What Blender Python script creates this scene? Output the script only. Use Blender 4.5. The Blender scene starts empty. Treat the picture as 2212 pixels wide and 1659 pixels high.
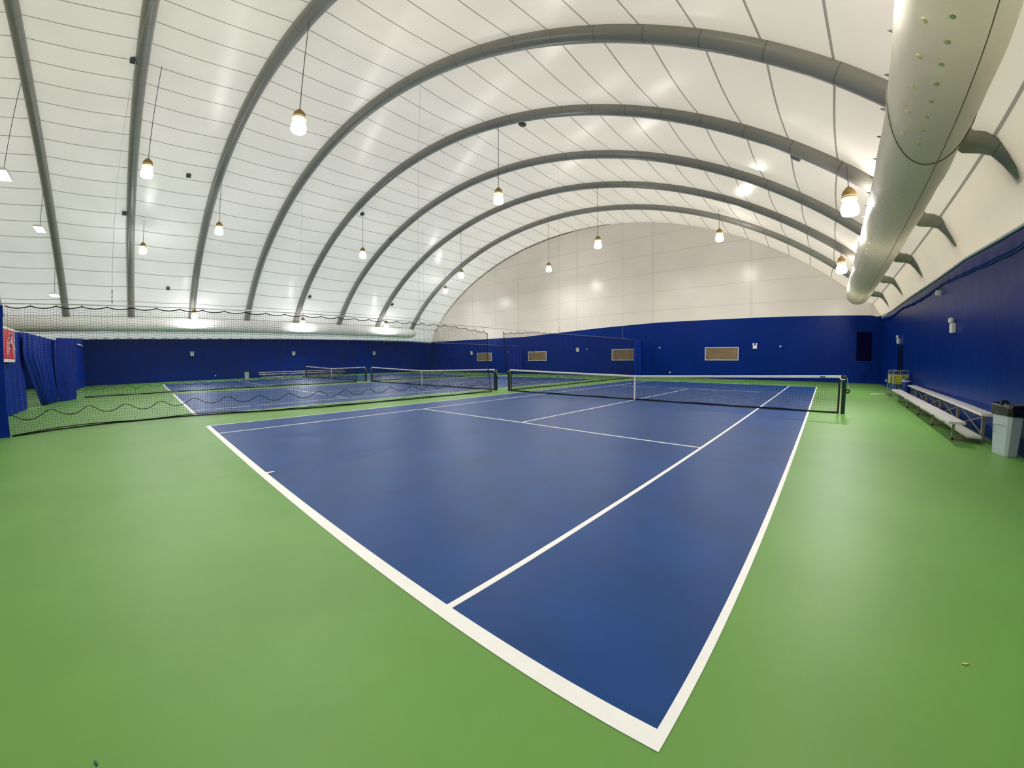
import bpy, bmesh, math, random
from mathutils import Vector, Matrix
random.seed(7)
sc = bpy.context.scene
COL = sc.collection
PI = math.pi

# ------------------------------------------------------------------ helpers
def lin(r, g, b):
    f = lambda c: (c/255/12.92) if c/255 <= .04045 else ((c/255+.055)/1.055)**2.4
    return (f(r), f(g), f(b), 1)

class MB:
    """collects shapes and links them as ONE mesh object"""
    def __init__(s): s.v = []; s.f = []; s.uv = {}
    def vert(s, p): s.v.append(tuple(p)); return len(s.v)-1
    def face(s, idx, uv=None):
        s.f.append(tuple(idx))
        if uv: s.uv[len(s.f)-1] = uv
    def box(s, a, b):
        x0,y0,z0 = a; x1,y1,z1 = b
        i = [s.vert(p) for p in ((x0,y0,z0),(x1,y0,z0),(x1,y1,z0),(x0,y1,z0),(x0,y0,z1),(x1,y0,z1),(x1,y1,z1),(x0,y1,z1))]
        for q in ((3,2,1,0),(4,5,6,7),(0,1,5,4),(1,2,6,5),(2,3,7,6),(3,0,4,7)): s.face([i[k] for k in q])
    def bbox(s, a, b, w=.01):
        """box with chamfered vertical and top edges"""
        x0,y0,z0 = a; x1,y1,z1 = b
        def ring(d, z): 
            x_0,y_0,x_1,y_1 = x0+d,y0+d,x1-d,y1-d; c = w
            return [(x_0+c,y_0,z),(x_1-c,y_0,z),(x_1,y_0+c,z),(x_1,y_1-c,z),(x_1-c,y_1,z),(x_0+c,y_1,z),(x_0,y_1-c,z),(x_0,y_0+c,z)]
        s.loft([ring(w*.6,z0), ring(0,z0+w), ring(0,z1-w), ring(w*.6,z1)], True, True)
    def loft(s, rings, cap0=False, cap1=False, closed=True):
        ids = [[s.vert(p) for p in r] for r in rings]
        n = len(ids[0])
        for a, b in zip(ids, ids[1:]):
            for k in range(n if closed else n-1):
                s.face((a[k], a[(k+1)%n], b[(k+1)%n], b[k]))
        if cap0: s.face(ids[0][::-1])
        if cap1: s.face(ids[-1])
        return ids
    def lathe(s, prof, c=(0,0,0), n=24, axis='z'):
        rings = []
        for r, h in prof:
            ring = []
            for k in range(n):
                a = 2*PI*k/n
                p = (r*math.cos(a), r*math.sin(a), h)
                if axis == 'x': p = (p[2], p[0], p[1])
                if axis == 'y': p = (p[1], p[2], p[0])
                ring.append((c[0]+p[0], c[1]+p[1], c[2]+p[2]))
            rings.append(ring)
        s.loft(rings, True, True)
    def tube(s, pts, r, n=6, closed=False, cap=True, u0=None):
        pts = [Vector(p) for p in pts]
        m = len(pts); rr = r if isinstance(r, (list, tuple)) else [r]*m
        prev = None; rings = []
        for i, p in enumerate(pts):
            if closed: t = (pts[(i+1)%m]-pts[i-1])
            else: t = pts[min(i+1, m-1)]-pts[max(i-1, 0)]
            t.normalize()
            if prev is None:
                ref = Vector((0,0,1)) if abs(t.z) < .9 else Vector((1,0,0))
                a = t.cross(ref).normalized()
            else:
                a = (prev - t*prev.dot(t)).normalized()
            prev = a; b = t.cross(a)
            rings.append([p+(a*math.cos(2*PI*k/n)+b*math.sin(2*PI*k/n))*rr[i] for k in range(n)])
        ids = [[s.vert(p) for p in q] for q in rings]
        us = None
        if u0 is not None:
            us = [u0]
            for i in range(1, m): us.append(us[-1]+(pts[i]-pts[i-1]).length)
        for i in range(m if closed else m-1):
            A, B = ids[i], ids[(i+1)%m]
            for k in range(n):
                uv = None
                if us: uv = [(us[i],k/n),(us[i],(k+1)/n),(us[i+1],(k+1)/n),(us[i+1],k/n)]
                s.face((A[k],A[(k+1)%n],B[(k+1)%n],B[k]), uv)
        if cap and not closed: s.face(ids[0][::-1]); s.face(ids[-1])
    def build(s, name, mat, parent=None, smooth=False, sharp=None):
        me = bpy.data.meshes.new(name)
        me.from_pydata(s.v, [], s.f)
        if s.uv:
            l = me.uv_layers.new(name='UVMap')
            for i, p in enumerate(me.polygons):
                q = s.uv.get(i)
                if q:
                    for k, li in enumerate(p.loop_indices): l.data[li].uv = q[k]
        me.materials.append(mat)
        bm = bmesh.new(); bm.from_mesh(me)
        bmesh.ops.recalc_face_normals(bm, faces=bm.faces); bm.to_mesh(me); bm.free()
        if smooth:
            me.polygons.foreach_set('use_smooth', [True]*len(me.polygons))
            if sharp: me.set_sharp_from_angle(angle=math.radians(sharp))
        me.update()
        o = bpy.data.objects.new(name, me); COL.objects.link(o)
        if parent: o.parent = parent
        return o

def tag(o, label, cat, group=None, kind=None):
    o['label'] = label; o['category'] = cat
    if group: o['group'] = group
    if kind: o['kind'] = kind
    return o
def thing(name, label, cat, loc=(0,0,0), rotz=0, group=None, kind=None):
    o = bpy.data.objects.new(name, None); COL.objects.link(o)
    o.empty_display_size = .2; o.location = loc; o.rotation_euler = (0,0,rotz)
    return tag(o, label, cat, group, kind)
def struct(o): o['kind'] = 'structure'; return o
def dup(root, loc, rotz=None, label=None, group=None):
    r = root.copy(); COL.objects.link(r); r.location = loc
    if rotz is not None: r.rotation_euler = (0,0,rotz)
    if label: r['label'] = label
    if group: r['group'] = group
    for ch in list(root.children):
        c = ch.copy(); COL.objects.link(c); c.parent = r
        for g in list(ch.children):
            d = g.copy(); COL.objects.link(d); d.parent = c
    return r

# ------------------------------------------------------------------ materials
def mat(name, col, rough=.5, metal=0, spec=.5, noise=None, bump=None, coat=0, sheen=0):
    m = bpy.data.materials.new(name); m.use_nodes = True
    nt = m.node_tree; b = nt.nodes['Principled BSDF']
    b.inputs['Base Color'].default_value = col
    b.inputs['Roughness'].default_value = rough; b.inputs['Metallic'].default_value = metal
    b.inputs['Specular IOR Level'].default_value = spec
    b.inputs['Coat Weight'].default_value = coat
    if noise or bump:
        tc = nt.nodes.new('ShaderNodeTexCoord')
    if noise:
        sc_, amt = noise
        n = nt.nodes.new('ShaderNodeTexNoise'); n.inputs['Scale'].default_value = sc_; n.inputs['Detail'].default_value = 5
        nt.links.new(tc.outputs['Object'], n.inputs['Vector'])
        mx = nt.nodes.new('ShaderNodeMix'); mx.data_type = 'RGBA'; mx.blend_type = 'MULTIPLY'
        mr = nt.nodes.new('ShaderNodeMapRange'); mr.inputs[1].default_value = .3; mr.inputs[2].default_value = .7
        mr.inputs[3].default_value = 1-amt; mr.inputs[4].default_value = 1+amt*.4
        nt.links.new(n.outputs['Fac'], mr.inputs[0])
        mx.inputs[0].default_value = 1; mx.inputs[6].default_value = col
        nt.links.new(mr.outputs[0], mx.inputs[7]); nt.links.new(mx.outputs[2], b.inputs['Base Color'])
    if bump:
        sc_, st, dist = bump
        n2 = nt.nodes.new('ShaderNodeTexNoise'); n2.inputs['Scale'].default_value = sc_; n2.inputs['Detail'].default_value = 4
        nt.links.new(tc.outputs['Object'], n2.inputs['Vector'])
        bp = nt.nodes.new('ShaderNodeBump'); bp.inputs['Strength'].default_value = st; bp.inputs['Distance'].default_value = dist
        nt.links.new(n2.outputs['Fac'], bp.inputs['Height']); nt.links.new(bp.outputs[0], b.inputs['Normal'])
    return m
def emit(name, col, st):
    m = bpy.data.materials.new(name); m.use_nodes = True
    nt = m.node_tree; nt.nodes.clear()
    e = nt.nodes.new('ShaderNodeEmission'); o = nt.nodes.new('ShaderNodeOutputMaterial')
    e.inputs[0].default_value = col; e.inputs[1].default_value = st
    nt.links.new(e.outputs[0], o.inputs[0]); return m
def seam_mat(name, col, line, period, u0, width, rough, spec=.5, line2=None, bumpst=.15, trans=0):
    """fabric with thin dark seam lines every PERIOD along U"""
    m = mat(name, col, rough, 0, spec)
    nt = m.node_tree; b = nt.nodes['Principled BSDF']; L = nt.links.new
    uv = nt.nodes.new('ShaderNodeUVMap'); sp = nt.nodes.new('ShaderNodeSeparateXYZ'); L(uv.outputs[0], sp.inputs[0])
    def M(op, a, v=None):
        n = nt.nodes.new('ShaderNodeMath'); n.operation = op
        if isinstance(a, (int, float)): n.inputs[0].default_value = a
        else: L(a, n.inputs[0])
        if v is not None:
            if isinstance(v, (int, float)): n.inputs[1].default_value = v
            else: L(v, n.inputs[1])
        return n.outputs[0]
    def lines(out, per, off, w):
        t = M('DIVIDE', M('SUBTRACT', out, off), per)
        d = M('ABSOLUTE', M('SUBTRACT', t, M('ROUND', t)))
        return M('LESS_THAN', d, w/per)
    fac = lines(sp.outputs[0], period, u0, width)
    if line2: fac = M('MAXIMUM', fac, M('MULTIPLY', lines(sp.outputs[1], *line2), .4))
    tc = nt.nodes.new('ShaderNodeTexCoord')
    n = nt.nodes.new('ShaderNodeTexNoise'); n.inputs['Scale'].default_value = .35; n.inputs['Detail'].default_value = 4
    L(tc.outputs['Object'], n.inputs['Vector'])
    mr = nt.nodes.new('ShaderNodeMapRange'); mr.inputs[1].default_value = .3; mr.inputs[2].default_value = .7
    mr.inputs[3].default_value = .93; mr.inputs[4].default_value = 1.02; L(n.outputs['Fac'], mr.inputs[0])
    mx0 = nt.nodes.new('ShaderNodeMix'); mx0.data_type = 'RGBA'; mx0.blend_type = 'MULTIPLY'; mx0.inputs[0].default_value = 1
    mx0.inputs[6].default_value = col; L(mr.outputs[0], mx0.inputs[7])
    mx = nt.nodes.new('ShaderNodeMix'); mx.data_type = 'RGBA'
    L(fac, mx.inputs[0]); L(mx0.outputs[2], mx.inputs[6]); mx.inputs[7].default_value = line
    L(mx.outputs[2], b.inputs['Base Color'])
    n2 = nt.nodes.new('ShaderNodeTexNoise'); n2.inputs['Scale'].default_value = .8; n2.inputs['Detail'].default_value = 2
    L(tc.outputs['Object'], n2.inputs['Vector'])
    bp = nt.nodes.new('ShaderNodeBump'); bp.inputs['Strength'].default_value = bumpst; bp.inputs['Distance'].default_value = .1
    L(n2.outputs['Fac'], bp.inputs['Height']); L(bp.outputs[0], b.inputs['Normal'])
    if trans:
        tr = nt.nodes.new('ShaderNodeBsdfTranslucent'); L(mx.outputs[2], tr.inputs['Color'])
        ms = nt.nodes.new('ShaderNodeMixShader'); ms.inputs[0].default_value = trans
        L(b.outputs[0], ms.inputs[1]); L(tr.outputs[0], ms.inputs[2])
        L(ms.outputs[0], nt.nodes['Material Output'].inputs['Surface'])
    return m

M_ = {}
TRANS = .30
M_['green'] = mat('green acrylic court paint', (.128,.295,.058,1), .45, 0, .3, noise=(.7,.10), bump=(160,.06,.01))
M_['blue'] = mat('blue acrylic court paint', (.001,.047,.205,1), .45, 0, .24, noise=(1.4,.22), bump=(160,.06,.01))
M_['line'] = mat('white line paint', (.85,.85,.83,1), .5, 0, .4, noise=(6,.04))
M_['wallblue'] = mat('blue wall vinyl', (.0003,.019,.185,1), .32, 0, .11, noise=(.6,.12), bump=(1.3,.18,.1))
M_['curtain'] = mat('blue vinyl curtain', (.0004,.024,.27,1), .45, 0, .15, noise=(1.5,.15), bump=(4,.25,.05))
M_['whitehem'] = mat('white hem', (.8,.8,.78,1), .6)
M_['door'] = mat('navy door', (.0004,.001,.03,1), .6, 0, .05)
M_['darkedge'] = mat('black seam rope', (.02,.02,.02,1), .7)
M_['brass'] = mat('brown lamp housing', lin(150,120,65), .4, .25)
M_['cord'] = mat('grey steel cord', lin(92,92,92), .5, .3)
M_['globe'] = emit('lit lamp globe warm', (1,.95,.87,1), 62)
M_['globecool'] = emit('lit lamp globe cool', (.93,.97,1,1), 62)
M_['collar'] = mat('amber lit collar', lin(250,235,190), .4)
M_['amber'] = mat('amber socket', lin(190,140,30), .4)
M_['panel'] = emit('lit light panel', (.97,1,1,1), 9)
M_['white'] = mat('white plastic', lin(226,226,222), .4)
M_['darkbox'] = mat('dark grey box', lin(72,76,80), .5)
M_['net'] = mat('black net cord', (.014,.016,.016,1), .8, 0, .2)
M_['rope'] = mat('black rope', (.012,.013,.015,1), .8, 0, .2)
M_['band'] = mat('white net headband', (.82,.80,.80,1), .6)
M_['post'] = mat('dark green net post', lin(12,48,38), .35)
M_['cable'] = mat('steel cable', lin(170,172,170), .4, .6)
M_['sidetape'] = mat('maroon net side tape', lin(52,14,24), .7)
M_['alu'] = mat('aluminium plank', lin(236,230,226), .42, .55, .5, noise=(9,.07))
M_['aluleg'] = mat('aluminium leg', lin(160,152,142), .5, .5)
M_['binbody'] = mat('grey plastic bin', lin(176,188,194), .45)
M_['bag'] = mat('black bin bag', (.008,.008,.009,1), .28, 0, .6, bump=(14,.6,.05))
M_['bluebin'] = mat('blue plastic bin', lin(14,40,120), .4)
M_['ball'] = mat('yellow tennis ball felt', lin(208,208,8), .9, 0, .2)
M_['wire'] = mat('silver wire', lin(150,155,178), .35, .5)
M_['brush'] = mat('brown bristles', lin(120,98,78), .9)
M_['screen'] = mat('brown window blind', lin(132,112,86), .7, 0, .3, noise=(1.7,.25))
M_['frame'] = mat('pale window frame', lin(205,210,222), .45)
M_['duct'] = mat('grey duct fabric', (.72,.69,.60,1), .48, 0, .45, bump=(1.6,.35,.12))
nt_ = M_['duct'].node_tree; b_ = nt_.nodes['Principled BSDF']; b_.inputs['Base Color'].default_value = (.72,.69,.60,1)
tr_ = nt_.nodes.new('ShaderNodeBsdfTranslucent'); tr_.inputs[0].default_value = (.80,.76,.66,1); ms_ = nt_.nodes.new('ShaderNodeMixShader'); ms_.inputs[0].default_value = .4
nt_.links.new(b_.outputs[0], ms_.inputs[1]); nt_.links.new(tr_.outputs[0], ms_.inputs[2]); nt_.links.new(ms_.outputs[0], nt_.nodes['Material Output'].inputs['Surface'])
M_['ductpale'] = mat('pale duct fabric', (.86,.83,.78,1), .5, 0, .4, bump=(1.6,.35,.12))
M_['hole'] = mat('pale duct eyelet', lin(236,226,170), .5)
M_['seam'] = mat('dark duct seam', lin(128,124,108), .6)
M_['hook'] = mat('dark strap', lin(110,105,110), .6)
M_['red'] = mat('red poster', lin(190,22,48), .5)
M_['teal'] = mat('teal print', lin(30,96,110), .5)
M_['pink'] = mat('pale pink print', lin(225,170,190), .5)
M_['exitred'] = mat('red sign letters', lin(190,60,55), .5)
M_['navy'] = mat('navy print', lin(20,30,70), .5)
M_['fluff'] = mat('yellow felt fluff', lin(200,220,110), .9)
M_['tealbit'] = mat('teal plastic scrap', lin(20,95,85), .5)

# ------------------------------------------------------------------ camera (wide-angle lens with barrel distortion)
cd = bpy.data.cameras.new('camera'); cam = bpy.data.objects.new('camera', cd); COL.objects.link(cam); sc.camera = cam
cam.location = (5.852159, -1.225658, 1.531252)
cam.rotation_euler = (1.4979023, .0071881, .7171661)
cd.sensor_fit = 'HORIZONTAL'; cd.sensor_width = 36; cd.sensor_height = 27; cd.clip_start = .05; cd.clip_end = 300
cd.type = 'PANO'; cd.panorama_type = 'FISHEYE_LENS_POLYNOMIAL'; cd.fisheye_fov = PI
cd.fisheye_polynomial_k0 = 0
cd.fisheye_polynomial_k1 = -.07814877996; cd.fisheye_polynomial_k2 = .00091993
cd.fisheye_polynomial_k3 = 2.02722536e-05; cd.fisheye_polynomial_k4 = -8.6257605e-07
cd.shift_x = -(1125.26-1106)/2212; cd.shift_y = (834.88-829.5)/1659

# ------------------------------------------------------------------ the vault profile
PC = (2.465470819, 11.360230179, -.20369921, -2.15780617, -.61831989, -1.19989785)
XC, AH = -13.8, 23.6
def prof(x):
    u = (x-XC)/AH; e = math.sqrt(max(1e-3, 1-u*u)) if abs(u) < 1 else .03
    return PC[0]+e*(PC[1]+PC[2]*u+PC[3]*u*u+PC[4]*u**3+PC[5]*u**4)
RIBS = [-11.4, -6.735, -2.012, 2.641, 7.295, 11.85, 16.425, 21.0, 25.705]
YB, YF, XR, XL = 29.3, -14.0, 9.10, -36.9
# profile polyline from the right blue wall over the shoulder, the arch and down to the left wall
PROF = [(9.22, 3.40), (9.14, 4.05), (8.95, 4.50), (8.78, 4.85), (8.66, 5.08), (8.5, 5.18)]
xs = [8.3-.42*k for k in range(200) if 8.3-.42*k > -35.9]
PROF += [(x, prof(x)) for x in xs]
PROF += [(-36.05, 5.55), (-36.4, 5.25), (-36.6, 4.8), (-36.86, 4.15), (-37.05, 3.3)]
ARC = [0]
for a, b in zip(PROF, PROF[1:]): ARC.append(ARC[-1]+math.hypot(b[0]-a[0], b[1]-a[1]))
def normal_at(i):
    a = PROF[max(i-1, 0)]; b = PROF[min(i+1, len(PROF)-1)]
    dx, dz = b[0]-a[0], b[1]-a[1]; l = math.hypot(dx, dz)
    nx, nz = dz/l, -dx/l               # outward
    return (nx, nz)
U0 = min((abs(PROF[i][0]-2.42), ARC[i]) for i in range(len(PROF)) if PROF[i][0] < 8)[1]
M_['ceil'] = seam_mat('white dome fabric', (.80,.765,.705,1), (.30,.285,.25,1), 1.53, U0, .030, .27, .45, trans=TRANS)
M_['rib'] = seam_mat('grey arch sleeve', (.29,.275,.245,1), (.18,.17,.15,1), 1.53, 0, .02, .34, .5)
M_['gable'] = seam_mat('white end wall fabric', (.82,.77,.72,1), (.66,.61,.56,1), 1.55, 3.9, .02, .26, .4, line2=(7.4,1.1,.09), bumpst=.2, trans=TRANS)

def membrane():
    mb = MB()
    edges = [YF]+RIBS+[YB+.08]
    ys = []
    for a, b in zip(edges, edges[1:]):
        n = 24
        for k in range(n): ys.append((a+(b-a)*k/n, k/n, b-a))
    ys.append((edges[-1], 0, 1))
    grid = []
    for (y, t, w) in ys:
        row = []
        for i, (x, z) in enumerate(PROF):
            nx, nz = normal_at(i)
            if nz < 0: nx, nz = -nx, -nz
            fade = min(1, ARC[i]/3.2, (ARC[-1]-ARC[i])/3.2)
            off = .10*fade-.17*fade*math.sin(PI*t)*(.75 if w > 4 else .4)
            if y > 25.8: off -= .30*fade*(y-25.7)/3.6*(1 if fade else 0)
            if 1 <= i <= 5:                    # drape folds below the shoulder beside the arches
                dr = min(abs(y-r) for r in RIBS)
                off += .035*math.sin(y*17+i*.5)*math.exp(-dr/.55)*(1-abs(i-3)/4)
            row.append(mb.vert((x+nx*off, y, z+nz*off)))
        grid.append(row)
    for j in range(len(grid)-1):
        for i in range(len(PROF)-1):
            mb.face((grid[j][i], grid[j][i+1], grid[j+1][i+1], grid[j+1][i]),
                    [(ARC[i], ys[j][0]), (ARC[i+1], ys[j][0]), (ARC[i+1], ys[j+1][0]), (ARC[i], ys[j+1][0])])
    return struct(mb.build('ceiling', M_['ceil'], smooth=True))
ceil_o = membrane()
ceil_o['label'] = 'white fabric dome roof with thin grey seam lines'

# the arches under the fabric
ribpos = ['outside the left edge of the picture, behind the first visible one', 'nearest the far left edge of the picture', 'second from the left edge, rising almost straight up', 'third from the left, leaning right above the big lamp',
          'fourth from the left, the largest full arc crossing the picture', 'fifth from the left, second full arc below the largest',
          'sixth from the left, third full arc', 'seventh from the left, next to last before the end wall', 'farthest and smallest arc in front of the end wall']
for k, y in enumerate(RIBS):
    mb = MB(); pts = []; rad = []
    for i, (x, z) in enumerate(PROF):
        if i < 2 or i > len(PROF)-4: continue
        nx, nz = normal_at(i)
        if nz < 0: nx, nz = -nx, -nz
        sink = 0
        if i < 6: sink = (0, 0, .27, .20, .13, .06)[i]
        pts.append((x+nx*(.03+sink), y, z+nz*(.03+sink*.4))); rad.append(.27 if i > 5 else .27-.006*(6-i))
    mb.tube(pts, rad, 14, u0=ARC[2]-U0)
    o = mb.build('roof_arch', M_['rib'], smooth=True)
    tag(o, 'grey roof arch ' + ribpos[k], 'roof arch', 'roof arches', 'structure')

# ------------------------------------------------------------------ floor and courts
mb = MB(); mb.box((XL-.6, YF-.3, -.2), (XR+.5, YB+.4, 0))
struct(mb.build('floor', M_['green']))['label'] = 'green painted court floor'
COURTS = [0, -13.60, -27.13]
clabel = ['blue tennis court in the foreground with a corner pointing at the camera',
          'blue tennis court in the middle behind the first divider net', 'farthest blue tennis court along the left wall']
def court_lines():
    z0, z1 = .002, .0034
    mb = MB(); B = lambda x0, y0, x1, y1: mb.box((x0, y0, z0), (x1, y1, z1))
    B(-5.485, 0, 5.485, .1); B(-5.485, 23.67, 5.485, 23.77)
    for s in (-1, 1):
        B(min(s*5.485, s*5.435), .1, max(s*5.485, s*5.435), 23.67)
        B(min(s*4.115, s*4.065), .1, max(s*4.115, s*4.065), 23.67)
    B(-4.065, 5.46, 4.065, 5.51); B(-4.065, 18.26, 4.065, 18.31)
    B(-.025, 5.51, .025, 18.26); B(-.025, .1, .025, .2); B(-.025, 23.57, .025, 23.67)
    return mb
first = None
for cx, lab in zip(COURTS, clabel):
    if first is None:
        first = thing('tennis_court', lab, 'tennis court', (cx, 0, 0), 0, 'blue tennis courts')
        mb = MB(); mb.box((-5.485, 0, .0), (5.485, 23.77, .002)); mb.build('playing_surface', M_['blue'], first)
        court_lines().build('court_lines', M_['line'], first)
    else: dup(first, (cx, 0, 0), 0, lab)

# ------------------------------------------------------------------ walls
def interp0(tab, y):
    for (a, va), (b, vb) in zip(tab, tab[1:]):
        if y <= b: return va+(vb-va)*max(0, (y-a))/(b-a)
    return tab[-1][1]
def wall(name, pts, z0=0, thick=.1, inward=(0, 0), m='wallblue'):
    """pts: (x, y, ztop) along the wall; thick away from the room"""
    mb = MB(); ox, oy = -inward[0]*thick, -inward[1]*thick
    mb.loft([[(x, y, z0), (x, y, zt), (x+ox, y+oy, zt), (x+ox, y+oy, z0)] for x, y, zt in pts], True, True)
    return struct(mb.build(name, M_[m]))
RT = [(-14, 3.68), (-6, 3.68), (2, 3.72), (7.56, 3.77), (11.3, 3.98), (14.4, 4.01), (19.6, 4.10), (24.5, 4.11), (27.5, 4.18), (29.3, 4.26)]
wall('wall_right', [(XR, y, z) for y, z in RT], inward=(-1, 0))['label'] = 'glossy blue vinyl wall along the right side'
BT = [(-37.02, 3.97), (-35.9, 3.97), (-20.3, 3.95), (-14, 4.2), (-11, 4.32), (-5.8, 4.45), (3.5, 4.40), (8.0, 4.30), (8.45, 4.28), (8.8, 4.20), (9.08, 4.26), (9.22, 4.26)]
wall('wall_back', [(x, YB-.05, z) for x, z in BT], inward=(0, -1))['label'] = 'blue vinyl wall below the white far end'
LT = [(-14, 3.74), (-5.5, 3.74), (2.2, 3.74), (12, 3.85), (20.4, 3.95), (29.3, 4.0)]
wall('wall_left', [(XL, y, z) for y, z in LT], inward=(1, 0))['label'] = 'dark blue vinyl wall along the far left side'
wall('wall_front', [(XL, YF+.05, 3.7), (XR, YF+.05, 3.7)], inward=(0, 1))['label'] = 'blue wall behind the viewer'
# white hems at the top of the blue vinyl
for nm, pts in (('trim_1', [(XR-.012, y, z+.02) for y, z in RT]), ('trim_2', [(x, YB-.06, z+.02) for x, z in BT]), ('trim_3', [(XL+.012, y, z+.02) for y, z in LT])):
    mb = MB(); mb.tube(pts, .028, 6); struct(mb.build(nm, M_['whitehem'], smooth=True))
mb = MB(); n = 240; A = []
for k in range(n+1):
    y = 4+24.8*k/n; zt = interp0(RT, y)-.01
    d = .022+.012*math.sin(y*6.1)*math.sin(y*1.7+1); h = .34+.05*math.sin(y*.8)+.022*math.sin(y*2.9)*math.sin(y*1.3)
    A.append([(XR-.004, y, zt), (XR-.02, y, zt-.08), (XR-d-.012, y, zt-h*.7), (XR-d, y, zt-h), (XR+.02, y, zt-h+.02), (XR+.02, y, zt)])
mb.loft(A, True, True); struct(mb.build('trim_5', M_['wallblue'], smooth=True))
# white gables
def gable(name, y, drop):
    mb = MB()
    top = []
    for i, (x, z) in enumerate(PROF): top.append((x, z-drop+(.25 if i < 5 or i > len(PROF)-5 else 0)))
    prev = None
    for (x, z) in top:
        col = [mb.vert((x, y, 2.5)), mb.vert((x, y, max(z, 2.6)))]
        col2 = [mb.vert((x, y+.06, 2.5)), mb.vert((x, y+.06, max(z, 2.6)))]
        if prev:
            a, a2, px, pz = prev
            mb.face((a[0], col[0], col[1], a[1]), [(2.5, px), (2.5, x), (z, x), (pz, px)])
            mb.face((a2[0], a2[1], col2[1], col2[0]), [(2.5, px), (pz, px), (z, x), (2.5, x)])
        prev = (col, col2, x, z)
    return struct(mb.build(name, M_['gable']))
gable('wall_back_gable', YB+.02, -.25)['label'] = 'white fabric end wall under the dome'
gable('wall_front_gable', YF+.12, -.3)['label'] = 'white fabric end wall behind the viewer'
# dark rope along the left part of the far gable edge
mb = MB(); pts = []
for (x, z) in PROF:
    if -36.3 < x < -10: pts.append((x, YB-.03, z-.23+.02))
mb.tube(pts, [.045 if p[0] < -14 else .02 for p in pts], 6); struct(mb.build('trim_4', M_['darkedge'], smooth=True))
# slim posts / seams on the walls
for i, (x, y) in enumerate(((-36.8, 22.3), (-36.8, 10.5))):
    pass

# windows in the far wall
wlab = ['leftmost brown blinded window in the far blue wall', 'second brown blinded window from the left in the far wall', 'third brown blinded window from the left, above the net strap', 'rightmost and largest looking brown blinded window in the far wall']
for k, (x0, x1) in enumerate(((-27.76, -25.24), (-19.65, -17.21), (-9.93, -7.49), (-2.09, .3))):
    z0, z1 = 1.38, 2.36; y = YB-.05
    t = thing('window_%d' % (k+1), wlab[k], 'window', ((x0+x1)/2, y, (z0+z1)/2), 0, None, 'structure')
    w, h = (x1-x0)/2, (z1-z0)/2
    mb = MB(); f = .05
    mb.box((-w, -.05, -h), (w, 0, -h+f)); mb.box((-w, -.05, h-f), (w, 0, h)); mb.box((-w, -.05, -h+f), (-w+f, 0, h-f)); mb.box((w-f, -.05, -h+f), (w, 0, h-f))
    mb.build('window_frame', M_['frame'], t)
    mb = MB(); n = 40; span = 2*(w-f)
    for i in range(n):
        a = -w+f+span*i/n; d = .012*(i % 2)+.008*((i*7) % 5)/5
        mb.box((a, -.028-d, -h+f), (a+span/n*.97, -.006, h-f))
    mb.build('blind', M_['screen'], t)

# doors
t = thing('door_1', 'dark navy doorway in the far right corner of the end wall', 'door', (8.06, YB-.05, 0), 0, None, 'structure')
mb = MB(); mb.box((-.43, -.03, 1.42), (.43, 0, 3.25)); mb.build('opening', M_['door'], t)
mb = MB(); mb.box((-.47, -.02, .02), (.47, 0, 1.36)); mb.build('lower_flap', M_['wallblue'], t)
mb = MB(); mb.box((-.9, -.035, 1.36), (.75, 0, 1.40)); mb.build('ledge', M_['curtain'], t)
mb = MB()
for k in range(4):
    mb.tube([(-.30+.13*k, -.05, .25), (-.12+.13*k, -.06, .72+.03*k)], .016, 5)
mb.build('strap', M_['curtain'], t)
t = thing('door_2', 'narrow black door gap in the right wall behind the ball hoppers', 'door', (XR, 21.85, 0), 0, None, 'structure')
mb = MB(); mb.box((-.03, -.62, .0), (0, .62, 2.18)); mb.build('opening', M_['door'], t)

# ------------------------------------------------------------------ pendant lamps
HOUS = [(.02, .0), (.055, -.012), (.085, -.05), (.155, -.12), (.185, -.19), (.19, -.25)]
COLL = [(.175, -.25), (.205, -.27), (.21, -.34), (.18, -.39), (.12, -.40)]
GLOB = [(.11, -.40), (.16, -.43), (.205, -.50), (.232, -.60), (.235, -.70), (.205, -.775), (.12, -.805), (.02, -.81)]
def lamp_meshes(globe):
    r = {}
    for nm, prof_, m in (('housing', HOUS, 'brass'), ('collar', COLL, 'collar'), ('globe', GLOB, globe)):
        mb = MB(); mb.lathe(prof_, n=20); r[nm] = mb.build(nm, M_[m], smooth=True, sharp=50)
    mb = MB(); mb.tube([(.208*math.cos(a), .208*math.sin(a), -.335) for a in [2*PI*k/20 for k in range(20)]], .016, 6, closed=True)
    r['socket'] = mb.build('amber_ring', M_['amber'], smooth=True)
    return r
protos = {}
LAMPW = 210
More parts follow.
